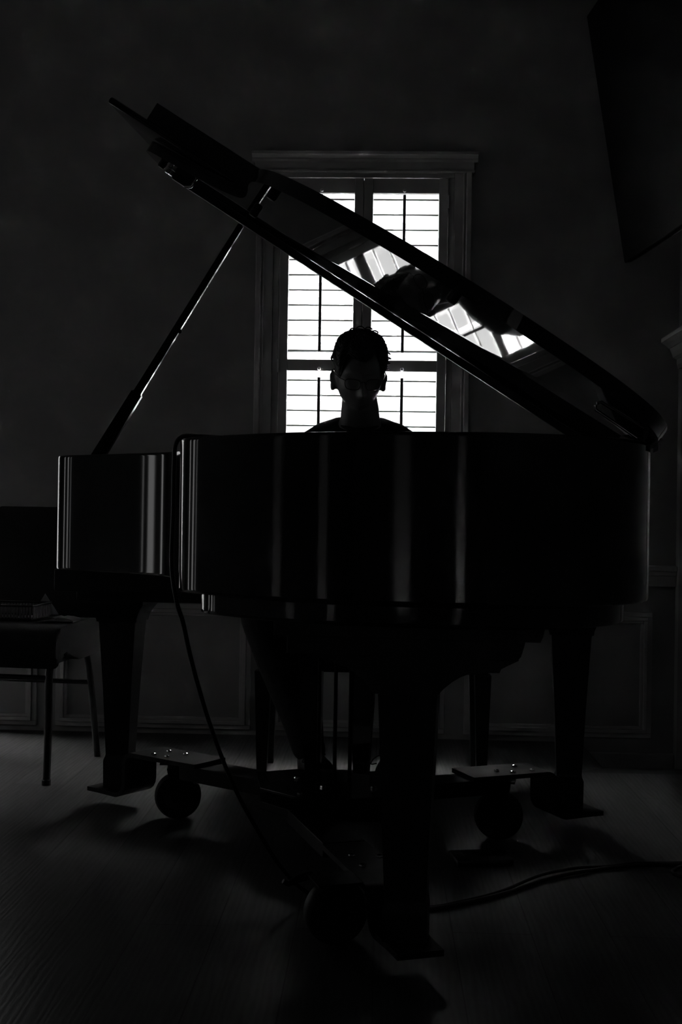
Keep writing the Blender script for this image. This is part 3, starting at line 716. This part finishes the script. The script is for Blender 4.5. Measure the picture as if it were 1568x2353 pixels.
def add_ear(bm, s):
    T = HM @ Matrix.Translation((s*0.079, 0.008, -0.030)) @ Matrix.Rotation(s*math.radians(34), 4, 'Z') @ Matrix.Rotation(math.radians(-8), 4, 'X')
    loop = []
    for k in range(15):
        a = math.radians(-115 + 310*k/14); rr = 1.0 if math.sin(a) > -0.2 else 0.85
        loop.append(T @ Vector((s*(0.010+0.004*math.sin(a)), 0.008+0.017*math.cos(a)*rr, 0.030*math.sin(a)*rr+0.002)))
    add_tube(bm, loop, 0.0048, 8)
    r = bmesh.ops.create_uvsphere(bm, u_segments=14, v_segments=8, radius=1.0)
    for q in r['verts']: q.co = T @ Vector((q.co.x*0.010 + s*0.003, q.co.y*0.017+0.006, q.co.z*0.031))
    add_cone(bm, T @ Vector((s*0.003, 0.0, -0.016)), T @ Vector((s*0.000, -0.005, -0.026)), 0.0105, 0.0085, 10)
def W(x, y, z): return Vector((PX+x, y, z))
bm = bmesh.new()
add_head(bm); add_ear(bm, -1); add_ear(bm, 1)
add_loft(bm, [(W(-0.003, 3.925, 1.275), 0.056, 0.060), (W(0, 3.94, 1.225), 0.0625, 0.063), (W(0, 3.955, 1.19), 0.066, 0.065), (W(0, 3.975, 1.15), 0.09, 0.07)])
add_loft(bm, [(W(0, 4.055, 0.50), 0.15, 0.10), (W(0, 4.06, 0.62), 0.155, 0.105), (W(0, 4.065, 0.75), 0.14, 0.10), (W(0, 4.05, 0.90), 0.155, 0.11), (W(0, 4.02, 1.03), 0.17, 0.11), (W(0, 3.995, 1.11), 0.15, 0.085), (W(0, 3.98, 1.16), 0.09, 0.065)])
hands = []
for s in (-1, 1):
    chain(bm, [(W(s*0.07, 3.975, 1.135), 0.058), (W(s*0.165, 3.995, 1.085), 0.058), (W(s*0.235, 4.0, 0.98), 0.047), (W(s*0.265, 3.965, 0.845), 0.041), (W(s*0.215, 3.84, 0.815), 0.037), (W(s*0.17, 3.735, 0.795), 0.026)])
    # palm, then five bent fingers and a thumb from its side
    wx, wy, wz = s*0.17, 3.735, 0.795
    chain(bm, [(W(wx, wy, wz), 0.024), (W(wx-s*0.012, wy-0.04, wz+0.006), 0.021), (W(wx-s*0.014, wy-0.075, wz+0.002), 0.017)])
    chain(bm, [(W(wx+s*0.010, wy-0.01, wz), 0.020), (W(wx+s*0.016, wy-0.068, wz-0.002), 0.015)])
    for k, (dx, ln) in enumerate(((-0.034, 0.9), (-0.012, 1.0), (0.009, 0.95), (0.028, 0.78))):
        bx_, by_, bz_ = wx + s*dx*0.72, wy-0.078, wz+0.002
        chain(bm, [(W(bx_, by_, bz_), 0.0105), (W(wx+s*dx, by_-0.036*ln, bz_+0.006), 0.0092), (W(wx+s*dx*1.08, by_-0.060*ln, bz_-0.014), 0.0082), (W(wx+s*dx*1.12, by_-0.072*ln, bz_-0.034), 0.0072)], 10)
    chain(bm, [(W(wx-s*0.018, wy-0.02, wz-0.004), 0.014), (W(wx-s*0.042, wy-0.055, wz-0.014), 0.011), (W(wx-s*0.055, wy-0.082, wz-0.024), 0.0092), (W(wx-s*0.058, wy-0.098, wz-0.033), 0.0078)], 10)
KN = {-1: (Vector((-0.365, 3.715, 0.545)), Vector((-0.232, 3.66, 0.25)), Vector((-0.203, 3.665, 0.11))), 1: (Vector((0.17, 3.70, 0.545)), Vector((0.085, 3.655, 0.25)), Vector((0.052, 3.66, 0.11)))}
for s in (-1, 1):
    k, c, a = KN[s]
    chain(bm, [(W(s*0.085, 4.04, 0.555), 0.085), ((W(s*0.085, 4.04, 0.565)+k)/2, 0.074), (k, 0.056), (k*0.45+c*0.55+Vector((0, 0.012, 0)), 0.053), (c*0.7+a*0.3, 0.044), (a, 0.036), (a+Vector((0, -0.02, -0.045)), 0.034)])
    t = Vector((-0.12, 3.475, 0.045)) if s < 0 else Vector((0.015, 3.47, 0.045))
    chain(bm, [(a+Vector((0, 0.01, -0.06)), 0.032), (a*0.45+t*0.55+Vector((0, 0, -0.012)), 0.03), (t, 0.022)])
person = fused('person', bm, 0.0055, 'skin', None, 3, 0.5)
tag(person, 'person with short curly hair, glasses and dark t-shirt seated at the piano, head bowed', 'person')

# hair: a cap over the crown and sides plus curls along its outline
bm = bmesh.new(); U_, V_ = 80, 60; rows = []
rnd = random.Random(3)
def hairline(x, y):
    """lowest head-space z that is covered, by direction around the head"""
    a = math.atan2(x, -y)                       # 0 at the face
    aa = abs(a)
    if aa < 0.75: return 0.070 - 0.012*(math.cos(a*3.2+0.5)) * (1 if a > 0 else 0.6)
    if aa < 1.25: return 0.066 - 0.072*sstep(0.75, 1.12, aa)
    if aa < 1.75: return 0.0 + 0.022*G((aa,), (1.6,), (0.25,))
    return -0.004 - 0.055*sstep(1.9, 2.5, aa)
for j in range(0, V_+1):
    row = []
    for i in range(U_):
        ph = 2*math.pi*i/U_; cx_, sy_ = math.cos(ph), math.sin(ph)
        hl = hairline(cx_, sy_)
        th1 = math.acos(max(-1, min(1, hl/0.122)))
        th = 0.02 + (th1-0.02)*j/V_
        p = head_shape((math.sin(th)*cx_, math.sin(th)*sy_, math.cos(th)))
        edge = sstep(1.0, 0.86, j/V_)
        g = 0.004 + 0.007*edge + 0.011*sstep(0.0, 0.09, p.z) + 0.010*G((p.z,), (0.085,), (0.04,))*min(1, abs(p.x)/0.05)
        g *= 0.88+0.24*rnd.random()
        if abs(p.x) > 0.035: g *= 0.25 + 0.75*sstep(-0.01, 0.035, p.z)
        q = p + p.normalized()*g
        row.append(bm.verts.new(HM @ q))
    rows.append(row)
back = []
for j in (V_, ):
    for A, B in zip(rows[:-1], rows[1:]):
        for k in range(U_): bm.faces.new((A[k], B[k], B[(k+1) % U_], A[(k+1) % U_]))
lowrow = [bm.verts.new(HM @ ((HM.inverted() @ v.co)*0.93)) for v in rows[-1]]
for k in range(U_): bm.faces.new((rows[-1][k], lowrow[k], lowrow[(k+1) % U_], rows[-1][(k+1) % U_]))
bm.faces.new(rows[0])
for k in range(130):
    th = rnd.uniform(0.05, 1.35); ph = rnd.uniform(0, 2*math.pi)
    p = head_shape((math.sin(th)*math.cos(ph), math.sin(th)*math.sin(ph), math.cos(th)))
    if p.z < hairline(math.cos(ph), math.sin(ph)) + 0.012: continue
    nrm = p.normalized(); base = p + nrm*0.012
    t1 = nrm.orthogonal().normalized(); t1 = (t1*math.cos(ph*7+k) + nrm.cross(t1)*math.sin(ph*7+k)).normalized()
    r_ = rnd.uniform(0.007, 0.013); pts = []
    for m_ in range(9):
        a = math.radians(-50 + 280*m_/8)
        pts.append(HM @ (base + t1*(r_*math.cos(a)) + nrm*(r_*0.75*math.sin(a)+0.002) + nrm.cross(t1)*(0.004*m_/8)))
    add_tube(bm, pts, [0.0022]*8+[0.001], 6)
for cx_, cz_, r_ in ((0.089, 0.046, 0.012), (0.087, 0.030, 0.012), (0.086, 0.062, 0.011), (-0.03, 0.139, 0.012), (-0.008, 0.144, 0.014), (0.018, 0.142, 0.014), (0.040, 0.133, 0.012), (-0.050, 0.127, 0.011), (0.056, 0.119, 0.010)):
    pts = []
    for m_ in range(12):
        a = 2*math.pi*m_/12*0.85 + 0.6
        pts.append(HM @ Vector((cx_ + r_*math.cos(a), -0.012 + 0.01*math.sin(a*0.5), cz_ + r_*math.sin(a))))
    add_tube(bm, pts, 0.0022, 6)
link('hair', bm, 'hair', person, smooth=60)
# spectacles
bm = bmesh.new()
def face_y(x, z):
    best = -0.1
    return -0.099 + 0.35*x*x/0.08 - 0.0
for s in (-1, 1):
    loop = []
    for k in range(20):
        a = 2*math.pi*k/20; cx_, cz_ = math.cos(a), math.sin(a)
        ex = 2/3.2
        x_ = s*0.033 + 0.0245*math.copysign(abs(cx_)**ex, cx_)*(0.94 if cz_ < 0 else 1.0); z_ = -0.006 + 0.0175*math.copysign(abs(cz_)**ex, cz_)
        loop.append(HM @ Vector((x_, face_y(x_, z_)-0.006, z_)))
    add_tube(bm, loop, 0.0014, 8, closed=True)
    add_tube(bm, [HM @ Vector((s*0.0575, face_y(0.0575, 0)-0.006, 0.004)), HM @ Vector((s*0.070, -0.072, 0.004)), HM @ Vector((s*0.0805, -0.03, 0.003)), HM @ Vector((s*0.083, 0.012, 0.002)), HM @ Vector((s*0.082, 0.03, -0.012))], 0.0016, 8)
add_tube(bm, [HM @ Vector((-0.0095, face_y(0.0095, 0)-0.0065, 0.001)), HM @ Vector((0, face_y(0, 0)-0.0085, 0.005)), HM @ Vector((0.0095, face_y(0.0095, 0)-0.0065, 0.001))], 0.0014, 8)
gl = link('eyeglasses', bm, 'glasses', person, smooth=50)
for s in (-1, 1):
    loop = []
    for k in range(20):
        a = 2*math.pi*k/20; cx_, cz_ = math.cos(a), math.sin(a); ex = 2/3.2
        loop.append((s*0.033 + 0.0243*math.copysign(abs(cx_)**ex, cx_)*(0.94 if cz_ < 0 else 1.0), -0.006 + 0.0173*math.copysign(abs(cz_)**ex, cz_)))
    link('lens', prism(loop, lambda a, b, n: HM @ Vector((a, face_y(a, b)-0.006+n, b)), -0.0006, 0.0006), 'glass', gl)
# clothes
bm = bmesh.new()
add_loft(bm, [(W(0, 4.055, 0.60), 0.175, 0.125), (W(0, 4.065, 0.75), 0.163, 0.118), (W(0, 4.05, 0.90), 0.172, 0.125), (W(0, 4.02, 1.03), 0.185, 0.124), (W(0, 3.998, 1.105), 0.165, 0.098), (W(0, 3.985, 1.155), 0.105, 0.078), (W(0, 3.975, 1.183), 0.070, 0.070)])
for s in (-1, 1):
    chain(bm, [(W(s*0.06, 3.98, 1.138), 0.064), (W(s*0.115, 3.985, 1.118), 0.066), (W(s*0.168, 3.995, 1.083), 0.067), (W(s*0.225, 4.0, 0.985), 0.061), (W(s*0.245, 3.99, 0.93), 0.060)])
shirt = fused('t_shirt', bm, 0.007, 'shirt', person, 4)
bm = bmesh.new(); ring = []
for k in range(28):
    a = 2*math.pi*k/28
    ring.append(W(0.072*math.cos(a), 3.962+0.068*math.sin(a), 1.178+0.022*math.sin(a)+0.004*math.cos(2*a)))
add_tube(bm, ring, 0.006, 8, closed=True)
link('collar', bm, 'shirt', shirt, smooth=60)
bm = bmesh.new()
add_loft(bm, [(W(0, 4.055, 0.495), 0.155, 0.108), (W(0, 4.055, 0.56), 0.172, 0.12), (W(0, 4.06, 0.66), 0.165, 0.115)])
for s in (-1, 1):
    k, c, a = KN[s]
    chain(bm, [(W(s*0.085, 4.04, 0.582), 0.092), ((W(s*0.085, 4.04, 0.58)+k)/2, 0.084), (k+Vector((0, 0.006, 0.004)), 0.070), (k*0.6+c*0.4+Vector((0, 0.01, 0)), 0.072), (c, 0.066), (c*0.35+a*0.65, 0.052), (a+Vector((0, 0.004, 0.035)), 0.047)])
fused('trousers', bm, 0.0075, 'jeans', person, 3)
for s in (-1, 1):
    k, c, a = KN[s]; bm = bmesh.new()
    t = Vector((-0.118, 3.468, 0.05)) if s < 0 else Vector((0.010, 3.462, 0.05))
    heel = Vector((a.x, a.y+0.03, 0.042))
    chain(bm, [(a+Vector((0, 0.0, 0.005)), 0.043), (heel, 0.040), (heel*0.5+t*0.5, 0.043), (heel*0.2+t*0.8, 0.045), (t, 0.037)])
    chain(bm, [(a+Vector((0, 0.0, 0.0)), 0.042), (a*0.55+t*0.45+Vector((0, 0, 0.018)), 0.038), (t*0.9+heel*0.1, 0.034)])
    for f in (0.0, 0.33, 0.66, 1.0):
        q = heel*(1-f)+t*f; add_ball(bm, (q.x, q.y, 0.018), 0.042, 0.05, 0.016)
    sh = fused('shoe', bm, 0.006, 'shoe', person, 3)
    sh['label'] = 'dark laced shoe on the pedals' if s < 0 else 'dark laced shoe on the floor'
    bm = bmesh.new(); m_ = a*0.62+t*0.38+Vector((0, 0, 0.052))
    for k2 in range(3):
        q = a*(0.8-0.2*k2)+t*(0.2+0.2*k2)+Vector((0, 0, 0.060-0.010*k2))
        add_tube(bm, [q+Vector((-0.03, 0.0, -0.018)), q+Vector((0, -0.005, 0.002)), q+Vector((0.03, 0.0, -0.018))], 0.0022, 6)
    sx_ = -1
    lp = [m_+Vector((0, 0, 0.0)), m_+Vector((sx_*0.025, -0.008, 0.012)), m_+Vector((sx_*0.046, -0.012, 0.0)), m_+Vector((sx_*0.052, -0.012, -0.014)), m_+Vector((sx_*0.035, -0.01, -0.012))]
    add_tube(bm, spline(lp, 4), 0.002, 6)
    link('laces', bm, 'lace', sh, smooth=60)

# ------------------------------------------------------------------ stacking chair with things on its seat
CH = empty('stacking_chair', (-1.231, 3.998, 0), -math.radians(6.8))
tag(CH, 'padded metal stacking chair left of the piano holding a basket and booklet', 'chair')
def rrect(x0, x1, y0, y1, r, n=5):
    out = []
    for cx_, cy_, a0 in ((x1-r, y1-r, 0), (x0+r, y1-r, 90), (x0+r, y0+r, 180), (x1-r, y0+r, 270)):
        out += [(cx_+r*math.cos(math.radians(a0+90*k/n)), cy_+r*math.sin(math.radians(a0+90*k/n))) for k in range(n+1)]
    return out
bm = bmesh.new()
sec = [(-0.20, 0.43), (-0.232, 0.375), (-0.247, 0.37), (-0.262, 0.385), (-0.268, 0.42), (-0.265, 0.455), (-0.25, 0.485), (-0.22, 0.500), (-0.17, 0.505), (0.15, 0.500), (0.185, 0.49), (0.20, 0.47), (0.20, 0.41), (0.18, 0.395), (-0.17, 0.395)]
sec = [(p.x, p.y) for p in spline([(a, b, 0) for a, b in sec], 3, True)]
add_prism(bm, sec, YZ, -0.252, 0.252, 0.018, 3)
link('seat', bm, 'fabric', CH, smooth=50)
link('backrest', prism([(a, b) for a, b in rrect(-0.235, 0.232, 0.475, 0.885, 0.05)], lambda a, b, n: (a, 0.235+n+(b-0.47)*0.10, b), 0.0, 0.06, 0.014), 'fabric', CH, smooth=50)
for s in (-1, 1):
    fl_ = [(s*0.213, -0.232, 0.0), (s*0.210, -0.215, 0.2), (s*0.205, -0.205, 0.33), (s*0.204, -0.192, 0.37), (s*0.203, -0.16, 0.386)]
    rl_ = [(s*0.212, 0.229, 0.0), (s*0.208, 0.185, 0.2), (s*0.204, 0.15, 0.335), (s*0.203, 0.13, 0.372), (s*0.203, 0.10, 0.386)]
    link('leg', tube(spline(fl_, 5), 0.0125, 12), 'chairmetal', CH, smooth=60)
    link('leg', tube(spline(rl_, 5), 0.0115, 12), 'chairmetal', CH, smooth=60)
    link('seat_rail', tube([(s*0.203, -0.16, 0.386), (s*0.203, 0.10, 0.386)], 0.0118, 12), 'chairmetal', CH, smooth=60)
    link('back_post', tube(spline([(s*0.222, 0.12, 0.39), (s*0.226, 0.20, 0.40), (s*0.228, 0.272, 0.46), (s*0.215, 0.305, 0.62), (s*0.20, 0.33, 0.80)], 5), 0.0105, 10), 'chairmetal', CH, smooth=60)
    link('foot_cap', lathe([(0.0145, 0.0), (0.0145, 0.016), (0.0128, 0.018)], 14, Matrix.Translation((s*0.213, -0.232, 0.0))), 'rubber', CH)
for y_, z_ in ((-0.205, 0.335), (0.168, 0.272)):
    link('cross_bar', tube([(-0.205, y_, z_), (0.205, y_, z_)], 0.0085, 10), 'chairmetal', CH, smooth=60)

bas = empty('basket', (-1.265, 3.965, 0.5085), -math.radians(5)); tag(bas, 'low slotted grey plastic basket on the chair seat', 'basket')
bm = bmesh.new(); BX, BY, BH = 0.136, 0.085, 0.048
add_box(bm, -BX+0.004, BX-0.004, -BY+0.004, BY-0.004, 0.0, 0.004, 0.001)
link('basket_base', bm, 'plastic', bas)
bm = bmesh.new()
add_tube(bm, [(-BX, -BY, BH), (BX, -BY, BH), (BX, BY, BH), (-BX, BY, BH)], 0.0042, 8, closed=True)
add_tube(bm, [(-BX+0.006, -BY+0.006, 0.006), (BX-0.006, -BY+0.006, 0.006), (BX-0.006, BY-0.006, 0.006), (-BX+0.006, BY-0.006, 0.006)], 0.004, 8, closed=True)
link('basket_rim', bm, 'plastic', bas)
bm = bmesh.new()
for k in range(24):
    x_ = -BX+0.008 + (2*BX-0.016)*k/23
    for y_ in (-BY, BY): add_box(bm, x_-0.0036, x_+0.0036, y_-0.0015, y_+0.0015, 0.006, BH-0.003, 0.0005, seg=1)
for k in range(14):
    y_ = -BY+0.008 + (2*BY-0.016)*k/13
    for x_ in (-BX, BX): add_box(bm, x_-0.0015, x_+0.0015, y_-0.0036, y_+0.0036, 0.006, BH-0.003, 0.0005, seg=1)
link('gap_light_strips', bm, 'gap_light', bas)
bm = bmesh.new()
for k in range(12): add_ball(bm, (-BX+0.02 + (2*BX-0.04)*k/11, -BY-0.001, BH+0.0035), 0.0018, u=8, v=6)
link('rim_studs', bm, 'chrome', bas)
bm = bmesh.new()
pp = [(-0.045, -0.040), (0.0, 0.034), (0.045, -0.040)]
add_prism(bm, pp, lambda a, b, n: (a, n - b*0.25, b), -0.0005, 0.0005)
for v in bm.verts: v.co.x *= 1.0
tag(link('paper_sheet', bm, 'paper', None, loc=(-1.152, 4.072, 0.5515), rot=(0, 0, 0.1)), 'white paper sheet standing corner up behind the slotted basket', 'paper')
bk = empty('booklet', (-1.045, 3.868, 0.5085), -0.12); tag(bk, 'thin open booklet lying face down at the front of the chair seat', 'booklet')
for s, nm in ((-1, 'left_cover'), (1, 'right_cover')):
    prof = [(0, 0.013), (s*0.012, 0.0165), (s*0.03, 0.013), (s*0.05, 0.006), (s*0.062, 0.0015)] if s < 0 else [(0, 0.013), (0.010, 0.0165), (0.03, 0.0155), (0.05, 0.011), (0.06, 0.006)]
    bm = bmesh.new(); th = 0.0012 if s < 0 else 0.005
    add_prism(bm, [(a, b) for a, b in prof] + [(a, max(b-th, 0.0002)) for a, b in prof[::-1]], lambda a, b, n: (a, n, b), -0.04, 0.04)
    link('booklet_cover', bm, 'book', bk, smooth=40)

# ------------------------------------------------------------------ cables and the flat case on the floor
def PW(u_, v_, z): return (PO + Matrix.Rotation(PA, 3, 'Z') @ Vector((u_, v_, 0))) + Vector((0, 0, z))
cp = [PW(-0.10, -0.50, 1.0205), PW(-0.155, -0.49, 1.0235), PW(-0.19, -0.483, 1.0235), PW(-0.2035, -0.48, 1.010), PW(-0.2065, -0.48, 0.97), PW(-0.2065, -0.482, 0.87), PW(-0.2065, -0.486, 0.76), Vector((-0.4, 2.345, 0.69)), Vector((-0.391, 2.36, 0.655)), Vector((-0.383, 2.39, 0.597)), Vector((-0.37, 2.44, 0.515)), Vector((-0.347, 2.51, 0.404)),
      Vector((-0.307, 2.58, 0.272)), Vector((-0.263, 2.63, 0.172)), Vector((-0.216, 2.66, 0.087)), Vector((-0.167, 2.675, 0.030)), Vector((-0.116, 2.672, 0.0055)), Vector((-0.04, 2.655, 0.0055)), Vector((0.04, 2.632, 0.0055)), Vector((0.12, 2.630, 0.0055)), Vector((0.20, 2.675, 0.0055)), Vector((0.289, 2.742, 0.0055)), Vector((0.406, 2.862, 0.0055)), Vector((0.50, 2.93, 0.0055)), Vector((0.583, 2.974, 0.0055)), Vector((0.68, 3.01, 0.0055)), Vector((0.80, 3.02, 0.0055)), Vector((1.0, 3.0, 0.0055)), Vector((1.13, 2.9, 0.0055))]
c1 = link('audio_cable', tube(spline(cp, 6), 0.0046, 10), 'cable', None, smooth=60)
tag(c1, 'black cable draped over the piano rim and hanging down to the floor', 'cable')
cp = [(-0.02, 2.72, 0.0045), (0.05, 2.665, 0.0045), (0.12, 2.644, 0.0045), (0.20, 2.692, 0.0045), (0.289, 2.765, 0.0045), (0.40, 2.872, 0.0140), (0.49, 2.934, 0.0145), (0.583, 2.99, 0.0045), (0.66, 3.022, 0.0045), (0.74, 3.033, 0.0045), (0.80, 3.0, 0.0135), (0.81, 2.93, 0.0045), (0.765, 2.905, 0.0045), (0.733, 2.945, 0.0045), (0.75, 2.99, 0.0045), (0.85, 3.045, 0.0045), (1.0, 3.05, 0.0045), (1.13, 3.0, 0.0045)]
c2 = link('floor_cable', tube(spline(cp, 6), 0.0038, 10), 'cable', None, smooth=60)
tag(c2, 'second black cable on the floor with a loop at the right edge', 'cable')
fc = empty('flat_case', (0.269, 3.026, 0.0), math.radians(9.5)); tag(fc, 'small flat dark case lying on the floor right of the nearest leg', 'case')
link('case_body', bx(-0.073, 0.073, -0.05, 0.05, 0.0, 0.016, 0.004), 'case', fc, smooth=40)
link('case_window', bx(-0.045, 0.04, -0.012, 0.026, 0.0162, 0.017, 0.0), 'casewin', fc)
